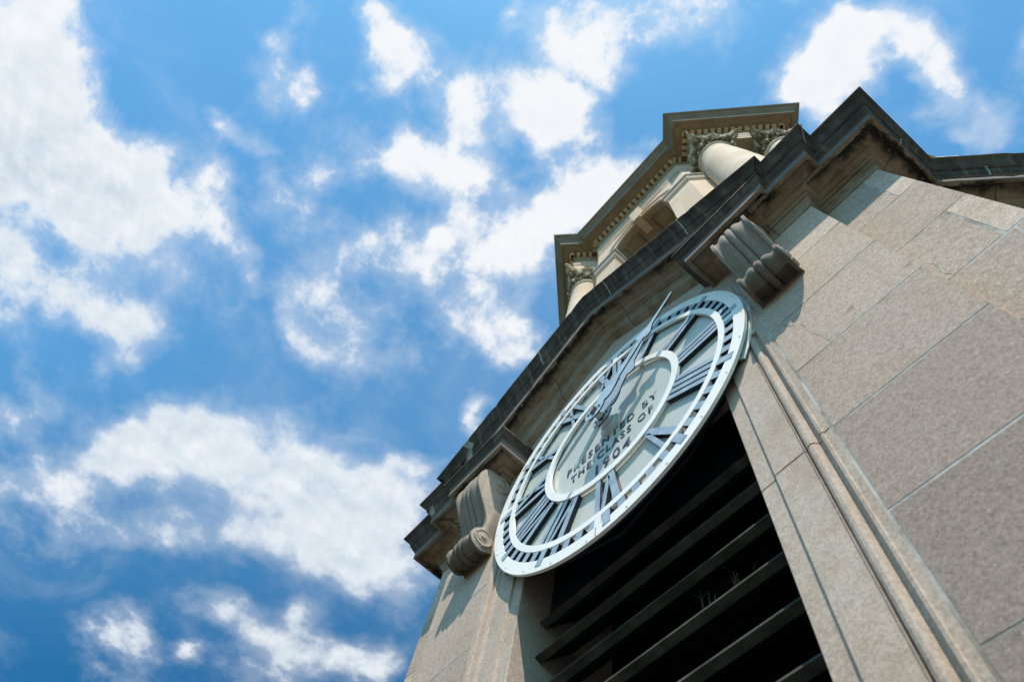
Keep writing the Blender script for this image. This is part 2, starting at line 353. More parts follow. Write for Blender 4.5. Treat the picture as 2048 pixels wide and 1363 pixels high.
# ------------------------------------------------------------------ clouds: one high sheet of air above the whole scene
BLOBS = [
(-0.559,-0.746,4.037,8.988,-6.246,5.235,1.3),
(-0.583,-0.66,6.28,13.131,-9.181,7.844,1),
(-0.675,-0.685,3.331,7.357,-13.717,11.882,1),
(-0.657,-0.615,3.275,6.795,-15.761,13.765,0.9),
(-0.707,-0.611,0.75,6.779,-17.037,6.915,1),
(-0.609,-0.56,0.629,11.605,-18.09,5.414,1),
(-0.536,-0.501,16.107,29.314,-24.439,21.256,0.9),
(-0.582,-0.446,9.36,16.685,-15.466,13.706,0.8),
(-0.665,-0.502,4.716,9.018,-12.855,11.466,1),
(-0.855,-0.624,8.639,19.388,-13.972,12.655,1),
(-0.764,-0.471,4.127,8.007,-16.721,15.282,0.55),
(-0.862,-0.484,0.709,9.691,-20.298,5.993,1),
(-0.807,-0.384,10.047,18.673,-19.696,18.427,0.9),
(-0.672,-0.396,13.573,24.195,-10.745,9.776,0.4),
(-0.993,-0.584,10.179,23.22,-19.025,17.799,0.8),
(-0.883,-0.366,12.11,22.83,-29.913,28.483,0.5),
(-0.943,-0.389,23.136,45.221,-18.213,17.465,0.45),
(-0.408,-0.43,0.636,26.982,-37.942,7.732,0.9),
(-0.389,-0.365,6.803,31.848,-47.439,19.052,0.5),
(-0.486,-0.402,21.783,36.309,-27.748,24.308,0.8),
(-0.533,-0.354,26.801,15.773,-9.701,19.436,0.55),
(-0.54,-0.289,2.165,31.27,-36.125,7.083,0.45),
(-0.59,-0.268,24.126,38.433,-24.582,22.518,0.4),
(-0.299,-0.414,15.34,23.827,-18.496,15.56,0.6),
(-0.237,-0.435,24.094,9.304,-18.751,39.612,0.45),
(-0.28,-0.37,28.5,42.652,-55.206,46.619,0.35),
(-0.335,-0.521,32.042,54.479,-56.564,47.057,0.3),
(-0.435,-0.321,63.101,43.845,-23.008,38.306,0.4),
(-0.428,-0.271,63.784,43.401,-13.416,22.792,0.35),
(-0.368,-0.262,17.477,25.374,-49.624,43.518,0.35),
(-0.546,-0.182,2.827,27.105,-17.674,3.444,0.5),
(-0.6,-0.183,24.766,37.638,-20.659,19.259,0.45),
(-0.601,-0.112,2.46,19.692,-28.917,5.539,0.45),
(-0.581,-0.051,10.933,15.316,-17.631,16.779,0.45),
(-0.438,-0.163,15.372,21.662,-25.986,23.537,0.55),
(-0.391,-0.135,24.007,32.666,-30.914,27.876,0.35),
(-0.128,-0.333,20.182,27.541,-34.675,28.535,1),
(-0.146,-0.283,16.911,22.552,-21.315,17.766,1.3),
(-0.194,-0.285,20.994,15.708,-63.637,85.511,0.9),
(-0.131,-0.168,20.321,25.131,-26.829,22.764,1),
(-0.264,-0.16,6.091,15.177,-26.399,13.319,1.2),
(-0.253,-0.198,-4.808,34.216,-58.485,-3.958,0.7),
(-0.213,-0.107,16.418,20.36,-14.787,12.914,1),
(-0.181,-0.157,20.662,25.977,-27.051,23.246,0.6),
(-0.078,-0.061,12.231,13.887,-18.029,15.426,1.6),
(-0.02,-0.083,11.89,13.291,-19.639,16.521,0.5),
(-0.082,-0.115,22.507,26.374,-28.542,24.195,0.5),
(0.009,-0.128,13.71,15.486,-20.484,16.979,0.45),
(0.043,-0.067,2.827,16.031,-22.349,4.953,0.7),
(0.129,-0.011,10.888,10.843,-25.596,21.102,0.75),
(-0.022,-0.184,38.066,87.823,-40.794,20.004,0.45),
(-0.201,-0.033,28.222,33.425,-33.693,29.764,0.45),
(-0.367,-0.061,15.23,7.527,-9.3,21.141,1.15),
(-0.308,-0.066,12.98,16.409,-27.226,24.442,0.8),
(-0.32,0.015,19.795,24.083,-22.836,20.871,0.8),
(-0.406,0.044,16.757,20.836,-17.759,16.615,0.85),
(-0.253,0.041,13.912,16.216,-17.184,15.564,1),
(-0.176,0.035,14.601,7.856,-12.775,23.502,1),
(-0.114,0.06,18.815,5.879,-8.65,25.792,1),
(-0.07,0.078,19.17,20.158,-26.44,23.186,0.8),
(-0.348,0.081,13.192,15.708,-12.452,11.595,0.6),
(-0.384,0.143,19.667,23.046,-13.831,13.131,0.7),
(-0.512,0.174,23.26,4.559,-3.9,40.686,0.9),
(0.203,0.182,18.893,2.886,-5.4,24.254,1.3),
(0.263,0.188,20.439,7.858,-13.099,22.919,1.2),
(0.305,0.211,14.646,11.831,-29.509,24.371,1.1),
(0.165,0.186,19.547,17.288,-30.039,25.513,1.2),
(0.207,0.225,20.353,17.275,-30.469,25.828,0.9),
(0.31,0.281,0.716,30.027,-41.3,0.529,1),
(0.299,0.334,33.518,25.685,-24.912,21.118,0.9),
(0.296,0.397,30.03,22.421,-21.914,18.832,0.9),
(0.256,0.39,21.799,16.704,-39.063,33.838,0.9),
(0.256,0.341,43.226,33.856,-39.98,34.289,0.5),
(0.203,0.12,66.813,15.688,-42.525,120.952,0.45),
(-0.018,0.058,33.013,34.198,-55.413,47.856,0.5),
(0.345,0.379,70.12,51.24,-31.632,26.763,0.3),
(-1.247,-0.355,4.17,4.994,-8.083,13.595,0.75),
(-1.027,-0.231,3.685,3.889,-7.854,13.174,0.95),
(-0.907,-0.185,3.681,6.258,-17.22,17.015,0.8),
(-0.913,-0.042,1.967,5.516,-11.811,6.428,0.95),
(-0.825,0.052,2.639,6.641,-13.136,7.121,0.85),
(-0.769,0.166,4.82,6.483,-10.008,10.3,0.8),
(-0.676,0.155,14.261,9.528,-23.495,52.686,0.6),
(-0.978,0.097,1.889,3.973,-10.467,7.331,0.8),
(-1.188,-0.143,3.741,6.809,-12.92,13.536,0.6),
(-0.922,0.205,3.921,7.557,-9.716,6.824,0.85),
(-1.383,-0.278,4.801,10.038,-13.799,14.591,0.4),
(-1.181,-0.501,7.664,17.482,-16.612,16.306,0.45),
(-1.081,-0.444,5.954,12.643,-11.462,11.161,0.45),
(-1.026,-0.504,10.433,22.679,-18.134,17.301,0.35),
(-1.49,-0.057,4.981,9.457,-8.066,9.046,0.85),
(-1.406,0.082,14.538,25.051,-21.807,24.757,1),
(-1.253,0.058,4.328,15.457,-18.574,7.837,0.8),
(-1.243,0.155,4.691,15.235,-18.326,7.744,0.75),
(-1.246,0.249,5.525,8.371,-9.764,11.144,1),
(-1.142,0.323,6.288,12.09,-16.739,12.258,0.85),
(-1.114,0.409,11.111,15.031,-14.042,16.172,0.7),
(-1.128,0.197,13,19.455,-17.625,19.497,0.6),
(-0.94,0.318,19.813,26.346,-6.972,7.635,0.35),
(-0.706,-0.768,2.712,6.503,-4.863,4.179,1),
(-1.38,-0.51,2.859,6.975,-7.498,7.606,0.6),
(-1.65,0.111,1.962,3.57,-7.051,8.383,0.6),
(0.235,0.017,5.966,5.529,-22.921,18.536,0.6),
(0.415,0.398,18.622,12.933,-11.068,9.241,0.7),
(-0.432,-0.228,2.609,3.811,-4.078,3.645,0.22),
(-0.117,-0.208,3.701,4.653,-8.914,7.485,0.24),
(-0.201,0.007,5.039,5.843,-4.518,4.021,0.26),
(-0.653,-0.032,3.507,5.001,-6.848,6.634,0.14),
(-0.601,-0.344,4.838,8.117,-4.401,3.986,0.16),
(0.203,0.24,4.883,4.126,-10.054,8.556,0.2),
(-0.535,-0.094,4.752,6.697,-6.921,6.476,0.2)
]
def clouds():
    N = 300; H = 600.; x0, x1, y0, y1 = -2.6, 1.5, -1.9, 2.1
    v = []; cov = []; sof = []; f = []
    def fb(x, y): return noise.fractal(Vector((x, y, 3.3)), .6, 2.1, 5)
    for j in range(N):
        for i in range(N):
            x = x0 + (x1 - x0) * i / (N - 1); y = y0 + (y1 - y0) * j / (N - 1)
            wx = x + .026 * fb(x * 9, y * 9); wy = y + .026 * fb(x * 8 + 40, y * 8)
            d = 0.
            for (cx, cy, a, b, c, e, w) in BLOBS:
                dx, dy = wx - cx, wy - cy
                u, t = a * dx + b * dy, c * dx + e * dy
                q = u * u + t * t
                if q < 6: d = d + w * math.exp(-q * .9) * (1 - .35 * min(d, 1))
            v.append((x * H, y * H, H)); cov.append(d)
            dx, dy = x + 1.02, y - .02; sof.append(math.exp(-((dx * 1.9) ** 2 + (dy * 1.5) ** 2)))
    for j in range(N - 1):
        for i in range(N - 1):
            a = j * N + i; f.append((a, a + 1, a + N + 1, a + N))
    me = bpy.data.meshes.new('clouds'); me.from_pydata(v, [], f)
    at = me.attributes.new('cover', 'FLOAT', 'POINT'); at.data.foreach_set('value', cov)
    at = me.attributes.new('soft', 'FLOAT', 'POINT'); at.data.foreach_set('value', sof)
    s = NT('cloud_vapour'); P = s.scalev(s.pos(), 1 / H, 1 / H, 0)
    c = s.n('Attribute', attribute_name='cover').outputs['Fac']
    n1 = s.noise(P, 9, 14, .64, .18); n2 = s.noise(P, 4.5, 6, .6, .1); n3 = s.noise(P, 30, 9, .68, .3)
    sh = s.n('Mapping'); sh.inputs['Location'].default_value = (.02, -.02, 0); s.t.links.new(P, sh.inputs[0])
    n1s = s.noise(sh.outputs[0], 9, 14, .64, .18)
    nn = s.math('ADD', s.math('MULTIPLY', s.math('SUBTRACT', n1, .5), 2.3), s.math('MULTIPLY', s.math('SUBTRACT', n3, .5), .85))
    nn = s.math('ADD', nn, s.math('MULTIPLY', s.math('SUBTRACT', n2, .5), .8))
    so_ = s.n('Attribute', attribute_name='soft').outputs['Fac']
    nn = s.math('MULTIPLY', nn, s.math('SUBTRACT', 1., s.math('MULTIPLY', so_, .5)))
    dens = s.math('ADD', s.math('MULTIPLY', s.math('POWER', c, .75), 1.08), nn)
    body = s.ramp(dens, .46, 1.22)
    thin = s.math('MULTIPLY', s.ramp(s.math('ADD', c, s.math('MULTIPLY', nn, .75)), .0, 1.0), .46)
    al = s.math('MULTIPLY', s.math('MAXIMUM', body, thin), s.ramp(c, .02, .24))
    veil = s.math('MULTIPLY', s.ramp(s.noise(P, 3.3, 7, .62, .6), .47, .85), .22)
    al = s.math('MAXIMUM', al, veil)
    relief = s.math('ADD', .5, s.math('MULTIPLY', s.math('SUBTRACT', n1s, n1), 3.), clamp=True)
    thick = s.math('MULTIPLY', s.ramp(dens, .75, 1.5), relief)
    far = s.n('SeparateXYZ'); s.t.links.new(P, far.inputs[0])
    west = s.ramp(s.math('MULTIPLY', far.outputs[0], -1.), .30, .85)        # the banks away from the sun are greyer
    col = s.mix(s.math('MULTIPLY', thick, s.math('ADD', .16, s.math('MULTIPLY', west, .78)), clamp=True), (.95, .975, 1.), (.50, .62, .74))
    col = s.mix(s.math('MULTIPLY', west, .22), col, (.62, .74, .86))
    em = s.n('Emission', i_0=col); em.inputs[1].default_value = CLOUD_E
    tr = s.n('BsdfTransparent'); mx = s.n('MixShader')
    s.t.links.new(al, mx.inputs[0]); s.t.links.new(tr.outputs[0], mx.inputs[1]); s.t.links.new(em.outputs[0], mx.inputs[2])
    s.t.links.new(mx.outputs[0], s.o.inputs[0])
    me.materials.append(s.m)
    o = bpy.data.objects.new('sky', me); COL.objects.link(o)
    tag(o, 'broken white summer clouds drifting across the blue sky', 'sky', kind='structure')
CLOUD_E = .58
clouds()

# ------------------------------------------------------------------ ground and roof deck below the camera
b = MB(); b.face([(-900, -900, -30), (900, -900, -30), (900, 900, -30), (-900, 900, -30)])
tag(b.build('ground', 'ground'), 'green campus lawn far below the tower', 'ground', kind='structure')
b = MB(); b.box(-9, 9, -9, 15, -5.9, -5.3)
tag(b.build('roof_deck', 'roof'), 'flat grey roof deck around the foot of the clock tower', 'roof deck', kind='structure')

# ------------------------------------------------------------------ the tower
T = empty('clock_tower', (0, 3.64, -5.3))
TP = Vector((0, 3.64, -5.3))
def part(mb, name, mats, parent=None, **k):
    """meshes are written in world coordinates, parts sit at their parent's origin"""
    o = mb.build(name, mats, None, **k); o.parent = parent or T
    if parent is None: o.location = -TP
    return o
YC = 3.64
def rot4(p, k):
    x, y = p[0], p[1] - YC
    for _ in range(k): x, y = -y, x
    return (x, y + YC)
Q = [(-2.02, .14), (-1.65, .14), (-1.65, .03), (1.65, .03), (1.65, .14), (2.02, .14), (2.02, .585)]
LOOP = []
for k in range(4):
    LOOP += [rot4(p, k) for p in ([(-2.02, .585)] if True else []) + Q]
# --- masonry core (mortar coloured, blocks stand 3 mm proud of it)
def inset(path, d):
    out = []; n = len(path)
    for i, p in enumerate(path):
        a, c = path[i - 1], path[(i + 1) % n]
        d1 = (p[0] - a[0], p[1] - a[1]); l = math.hypot(*d1); n1 = (d1[1] / l, -d1[0] / l)
        d2 = (c[0] - p[0], c[1] - p[1]); l = math.hypot(*d2); n2 = (d2[1] / l, -d2[0] / l)
        k = 1 + n1[0] * n2[0] + n1[1] * n2[1]
        out.append((p[0] - (n1[0] + n2[0]) / k * d, p[1] - (n1[1] + n2[1]) / k * d))
    return out
CORE = inset(LOOP, .0012)
i0 = 3   # index of the front bay's left end in CORE
core_open = CORE[:i0 + 1] + [(-1.048, CORE[i0][1]), (-1.048, .8), (1.048, .8), (1.048, CORE[i0][1])] + CORE[i0 + 1:]
b = MB(); b.prism(core_open, -5.3, -.36); b.prism(CORE, -.36, .95)
part(b, 'wall_core', 'mortar')
# --- ashlar blocks
rb = random.Random(11)
def block(b, p, d, n, s0, s1, z0, z1, g0=1, g1=1, gz=1, tone=None, hue=None):
    G = .0046 * rb.uniform(.6, 1.35); c = .0018
    s0 += G * g0; s1 -= G * g1; z0 += G * gz; z1 -= G * gz
    t = rb.random() if tone is None else tone; h = (rb.random() ** 2 * .8) if hue is None else hue
    def P(s, z, o): return (p[0] + d[0] * s + n[0] * o, p[1] + d[1] * s + n[1] * o, z)
    e0 = c if g0 else 0; e1 = c if g1 else 0
    F = [P(s0 + e0, z0 + c, 0), P(s1 - e1, z0 + c, 0), P(s1 - e1, z1 - c, 0), P(s0 + e0, z1 - c, 0)]
    B = [P(s0, z0, -.008), P(s1, z0, -.008), P(s1, z1, -.008), P(s0, z1, -.008)]
    b.face(F, 0, None, t, h)
    for i in range(4):
        if (i == 1 and not g1) or (i == 3 and not g0): continue
        j = (i + 1) % 4; b.face([B[i], B[j], F[j], F[i]], 0, None, t, h)
zs = [.56, -.027]
while zs[-1] > -5.3: zs.append(zs[-1] - .479)
zs[-1] = -5.3
b = MB(); nL = len(LOOP)
for i in range(nL):
    p, q = LOOP[i], LOOP[(i + 1) % nL]
    L = math.dist(p, q); d = ((q[0] - p[0]) / L, (q[1] - p[1]) / L); n = (d[1], -d[0])
    front = (i == 3)
    for k in range(len(zs) - 1):
        z1, z0 = zs[k], zs[k + 1]
        if front:
            if z1 > .5: z1 = .56
            for (a, c) in ((0, 1.65 - 1.056), (1.65 + 1.056, 3.3)):
                h = None
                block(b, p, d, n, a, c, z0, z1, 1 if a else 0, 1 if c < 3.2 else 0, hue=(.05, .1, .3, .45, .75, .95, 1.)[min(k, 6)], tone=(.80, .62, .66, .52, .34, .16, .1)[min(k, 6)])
        elif L > 3:
            c0 = .9 if k % 2 else 1.2
            for (a, c) in ((0, c0), (c0, 3.3 - c0), (3.3 - c0, 3.3)): block(b, p, d, n, a, c, z0, z1, a > 0, c < 3.29)
        elif L > 1:
            c0 = .5 if k % 2 else .8
            for (a, c) in ((0, c0), (c0, L)): block(b, p, d, n, a, c, z0, z1, a > 0, c < L - .01)
        elif abs(L - .37) < .01:
            cut = (.265 if i % 8 == 5 else .105)
            if k % 2 == 0:
                for (a, c) in ((0, cut), (cut, L)):
                    small = (c - a) < .2
                    block(b, p, d, n, a, c, z0, z1, a > 0, c < L - .01, tone=.95 if small else .5, hue=0 if small else .2)
            else: block(b, p, d, n, 0, L, z0, z1, 0, 0, tone=.45, hue=.15 if k < 3 else .4)
        else: block(b, p, d, n, 0, L, z0, z1, 0, 0)
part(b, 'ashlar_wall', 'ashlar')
# --- tympanum and lintel stones behind and above the clock
b = MB()
def elev(poly, y0=.03, y1=.2, t=.5, h=.2): b.prism(poly, y0, y1, 0, True, t, h, 'y')
def rk(x): return 1.52 - .6156 * abs(x) + .05
elev([(-1.052, .30), (-.43, .30), (-.43, rk(-.43)), (-1.052, rk(-1.052))], t=.5)
elev([(-.424, .30), (.424, .30), (.424, rk(.424)), (0, rk(0)), (-.424, rk(-.424))], t=.65)
elev([(.43, .30), (1.052, .30), (1.052, rk(1.052)), (.43, rk(.43))], t=.6)
elev([(-1.20, .45), (-1.054, .45), (-1.054, rk(1.054)), (-1.20, rk(1.2))], y0=.0285, y1=.1)
elev([(1.054, .45), (1.20, .45), (1.20, rk(1.2)), (1.054, rk(1.054))], y0=.0285, y1=.1)
elev([(-.96, -.36), (.96, -.36), (.96, .294), (-.96, .294)], y0=.032, t=.5)
part(b, 'tympanum', 'ashlar')
# --- repaired cracks: thin pale mortar runs
rr = random.Random(3)
def crack(pts, y, w=.004):
    b = MB()
    for (a, c) in zip(pts[:-1], pts[1:]):
        d = Vector((c[0] - a[0], c[1] - a[1])); nrm = Vector((-d.y, d.x)).normalized() * w * rr.uniform(.5, 1.1)
        b.prism([(a[0] - nrm.x, a[1] - nrm.y), (c[0] - nrm.x, c[1] - nrm.y), (c[0] + nrm.x, c[1] + nrm.y), (a[0] + nrm.x, a[1] + nrm.y)], y - .0012, y + .002, 0, True, axis='y')
    part(b, 'repaired_crack', 'mortar')
crack([(1.134, -.524), (1.146, -.582), (1.165, -.62)], .03, .0022)
crack([(1.19, -.66), (1.197, -.693), (1.198, -.755), (1.203, -.805), (1.221, -.861), (1.227, -.90), (1.239, -.954)], .03, .003)
crack([(1.697, -.771), (1.708, -.804), (1.70, -.878), (1.696, -.928)], .14, .0035)
crack([(1.696, -.928), (1.707, -.961)], .14, .0018)
crack([(1.946, -.991), (1.945, -1.017), (1.934, -1.067)], .14, .006)

# --- moulded frame round the louver opening
FP = [(.72, .80), (.722, .066), (.726, .060), (.797, .058), (.799, .046), (.803, .043), (.932, .041), (.937, .036), (.938, .058), (.946, .058), (.947, .040),
      (.957, .034), (.968, .033), (.978, .038), (.984, .046), (.990, .054), (.999, .050), (1.004, .034), (1.012, .026), (1.022, .024), (1.026, .030), (1.051, .028), (1.051, .1), (.9, .8)]
FJ = [-.36, -1.455, -2.85, -4.1, -5.3]
for sgn in (1, -1):
    b = MB()
    for a, c in zip(FJ[:-1], FJ[1:]):
        b.prism([(x * sgn, y) for x, y in FP], c + .0045, a - (.0045 if a < -.4 else 0))
    # ears of the frame that run up beside the dial
    b.prism([(x * sgn, y) for x, y in FP[9:22]] + [(.96 * sgn, .1)], -.3595, .42)
    o = part(b, 'window_frame', 'frame')
b = MB(); b.prism([(x + (-.001 if x > 1 else .004), y + .013) for x, y in FP], -5.3, -.36); b.prism([(-(x + (-.001 if x > 1 else .004)), y + .013) for x, y in FP], -5.3, -.36)
part(b, 'frame_mortar', 'mortar')
# --- dark interior, navy board, louvers
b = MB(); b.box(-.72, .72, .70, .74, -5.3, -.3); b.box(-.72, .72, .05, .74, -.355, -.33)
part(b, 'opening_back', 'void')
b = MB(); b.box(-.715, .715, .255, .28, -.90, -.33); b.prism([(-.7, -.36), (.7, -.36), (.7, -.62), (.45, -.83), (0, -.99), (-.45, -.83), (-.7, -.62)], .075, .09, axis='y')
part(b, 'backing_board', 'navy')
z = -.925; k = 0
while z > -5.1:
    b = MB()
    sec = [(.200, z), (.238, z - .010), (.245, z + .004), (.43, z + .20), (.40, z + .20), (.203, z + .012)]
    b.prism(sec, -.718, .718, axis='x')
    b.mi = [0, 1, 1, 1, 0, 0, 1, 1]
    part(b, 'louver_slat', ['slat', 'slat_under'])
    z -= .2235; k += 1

# --- lower cornice
CR = [(.255, .827), (.262, .835), (.268, .850), (.276, .868), (.290, .884), (.304, .894), (.309, .898), (.310, .904), (.315, .906), (.315, .920), (-.02, 1.02)]
LO = [(-.03, .50), (.006, .502), (.010, .512), (.014, .535), (.024, .553), (.030, .556), (.033, .586), (.022, .590), (.022, .598), (.046, .600), (.049, .622), (.040, .626), (.040, .632), (.062, .634), (.076, .642), (.084, .652), (.086, .662), (.078, .666),
      (.165, .676), (.172, .666), (.176, .656), (.198, .655), (.204, .660), (.206, .735), (.216, .738), (.218, .750), (.224, .756), (.236, .775), (.242, .795), (.243, .803), (.254, .806), (.255, .827)]
def seg_m(prof):
    r = []
    for k in range(len(prof) - 1):
        o = (prof[k][0] + prof[k + 1][0]) / 2; zz = (prof[k][1] + prof[k + 1][1]) / 2
        r.append(2 if o < .196 and zz < .68 else 1 if (.65 < zz < .737) else 0)
    return r
CM = ['crown', 'corona', 'soffit']
ring = LOOP[4:] + LOOP[:4]                      # starts at (1.65,.03), ends at (-1.65,.03)
low_path = [(1.125, .03), (1.125, -.02), (1.35, -.02), (1.35, .03)] + ring + [(-1.35, .03), (-1.35, -.02), (-1.125, -.02), (-1.125, .03)]
b = MB()
top = LO + [(-.02, .83)]
b.sweep(low_path, top, mis=seg_m(top), post=None, wear=1)
b.sweep([(1.35, -.02), (1.35, .03)] + ring + [(-1.35, .03), (-1.35, -.02)], [(-.02, .826)] + CR, pre=(0, -.02), post=(0, -.02), mis=[0] * 11, cap=False, wear=1)
part(b, 'cornice', CM, smooth=28)
# raking cornice of the pediment
RK = [(-.06, .46)] + LO[1:] + CR[1:-1] + [(-.6, 1.0)]
b = MB(); zf = lambda x: 1.025 - .6156 * abs(x)
b.sweep([(-1.349, -.021), (0, -.021), (1.349, -.021)], RK, pre=(-1.349, .03), post=(1.349, .03), zf=zf, mis=seg_m(RK), s0=.35, wear=1)
# broad coffers sunk between the soffit joints are framed by low ribs
part(b, 'pediment_cornice', CM, smooth=28)
b = MB()
b.prism(inset(LOOP, .05), .9, 1.06)
part(b, 'tower_roof', 'roof')

# --- scrolled brackets
prof = [(.03, .60), (-.10, .605), (-.165, .588), (-.205, .535), (-.224, .455), (-.218, .365), (-.178, .280), (-.122, .185), (-.083, .10), (-.072, .03), (-.082, -.030), (-.112, -.062), (-.142, -.108), (-.150, -.160), (-.130, -.205), (-.100, -.228), (-.060, -.240), (-.020, -.228), (.0, -.208), (.03, -.203)]
PF = smooth_pts(prof, 4)
XS = [(0, .002), (.003, -.002), (.019, -.002), (.021, .004), (.024, .011), (.036, .016), (.048, .014), (.062, .005), (.076, -.001), (.090, -.003), (.100, .001), (.104, .010), (.107, .012), (.110, .008), (.113, -.001), (.120, -.005), (.1305, -.007)]
XS = XS + [(.261 - x, d) for x, d in reversed(XS[:-1])]
def bracket(x0, lab):
    b = MB(); n = len(PF); rows = []
    for (xx, d) in XS:
        row = []
        for i, (y, z) in enumerate(PF):
            a, c = PF[max(i - 1, 0)], PF[min(i + 1, n - 1)]
            t = Vector((c[0] - a[0], c[1] - a[1])).normalized(); nn = (t.y, -t.x)    # inward-pointing
            k = d * min(1., i / 5.) * min(1., (n - 1 - i) / 3.)
            row.append((x0 + xx, y - (-nn[0]) * 0 + (nn[0] if nn[0] > 0 else nn[0]) * 0 + k * (-t.y), z + k * t.x))
        rows.append(row)
    for a, c in zip(rows[:-1], rows[1:]):
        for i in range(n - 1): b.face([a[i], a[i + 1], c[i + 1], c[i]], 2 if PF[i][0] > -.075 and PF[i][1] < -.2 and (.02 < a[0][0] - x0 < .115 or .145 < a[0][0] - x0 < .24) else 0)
    for r in (rows[0], rows[-1]): b.face(mi=1, pts=r + [(r[0][0], .05, PF[-1][1]), (r[0][0], .05, PF[0][1])][::1])
    ob = part(b, 'bracket', ['carved', 'cheek', 'hollow_black'], smooth=46)
    # volutes on both cheeks
    for side in (-1, 1):
        xf = x0 if side < 0 else x0 + .261
        for (cy, cz, R0, turns, dirn) in ((-.062, .508, .097, 1.6, 1), (-.062, -.118, .078, 1.5, -1)):
            v = MB()
            pts = []; rad = []
            N = 40
            for i in range(N + 1):
                t = i / N; r = R0 * (1 - .74 * t); a = dirn * (2 * PI * turns * t) + (PI * .5 if dirn > 0 else -PI * .5)
                pts.append((xf + side * .001, cy - r * math.cos(a), cz + r * math.sin(a))); rad.append(.013 * (1 - .4 * t))
            v.tube(pts, rad, 8)
            v.lathe([(0, side * .018), (R0 * .22, side * .016), (R0 * .30, side * .004), (R0 * .30, 0)], (xf, cy, cz), 20, 0, 'x')
            v.lathe([(0, side * .007), (R0 * .90, side * .007), (R0 * .97, side * .001)], (xf, cy, cz), 32, 0, 'x')
            vo = v.build('volute', 'cheek', ob, smooth=45)
    return ob
bracket(1.1015, '')
bracket(-1.3625, '')
# thin wall plates under the bracket tails
for x0 in (1.098, -1.366):
    b = MB(); b.box(x0, x0 + .268, .018, .05, -.208, -.17); part(b, 'bracket_plate', 'carved')

# ------------------------------------------------------------------ belfry
def tn(t, n, k=0):
    """tangential t / outward n on the right front diagonal face, rotated k quarter turns"""
    return rot4(((t + n) / S2, YC + (t - n) / S2), k)
AW = .727; HW = 1.207
EP = []
for k in range(4):
    EP += [rot4((-HW, AW), k), rot4((HW, AW), k), tn(-.895, 2.914, k), tn(-.895, 3.47, k), tn(.895, 3.47, k), tn(.895, 2.914, k)]
ENT = [(-.1, 10.62), (0, 10.62), (0, 10.88), (.015, 10.89), (.015, 11.14), (.03, 11.16), (.045, 11.22), (.048, 11.28), (0.004, 11.285), (.004, 11.60),
       (.012, 11.62), (.02, 11.68), (.05, 11.72), (.065, 11.775), (.052, 11.782), (.052, 11.905), (.15, 11.907), (.152, 11.912), (.185, 11.918), (.188, 11.945), (.315, 11.945), (.318, 11.90), (.372, 11.895), (.376, 12.03),
       (.388, 12.045), (.392, 12.065), (.42, 12.09), (.432, 12.13), (.452, 12.14), (.462, 12.155), (.475, 12.18), (.50, 12.20), (.52, 12.205), (.528, 12.235), (.54, 12.24), (.54, 12.27)]
def em(k):
    o = (ENT[k][0] + ENT[k + 1][0]) / 2; z = (ENT[k][1] + ENT[k + 1][1]) / 2
    return 2 if z < 11.6 else 1 if (o < .33 and z < 11.96) else 0
b = MB()
V = b.sweep(EP, ENT, closed=True, mis=[em(k) for k in range(len(ENT) - 1)])
b.face([r[-1] for r in V], 0)
part(b, 'belfry_entablature', ['bel_crown', 'bel_soffit', 'clean'], smooth=28)
# dentils, one course
b = MB(); nE = len(EP)
def off(path, d): return inset(path, -d)
Do, Di = off(EP, .155), off(EP, .07)
for i in range(nE):
    p, q = Do[i], Do[(i + 1) % nE]; L = math.dist(p, q)
    if L < .08: continue
    d = ((q[0] - p[0]) / L, (q[1] - p[1]) / L); n = (d[1], -d[0]); cnt = max(1, round(L / .138)); st = L / cnt
    for k in range(cnt + (0)):
        a = (k + .22) * st; c = (k + .78) * st
        P = lambda s_, o_: (p[0] + d[0] * s_ + n[0] * o_, p[1] + d[1] * s_ + n[1] * o_)
        b.prism([P(a, 0), P(c, 0), P(c, -.102), P(a, -.102)], 11.765, 11.903)
part(b, 'dentil_course', 'clean')
for k in range(4):
    b = MB()
    b.prism([tn(-.89, 2.6, k), tn(-.89, 3.465, k), tn(.89, 3.465, k), tn(.89, 2.6, k)], 10.622, 12.1)
    part(b, 'portico_ceiling', 'clean')
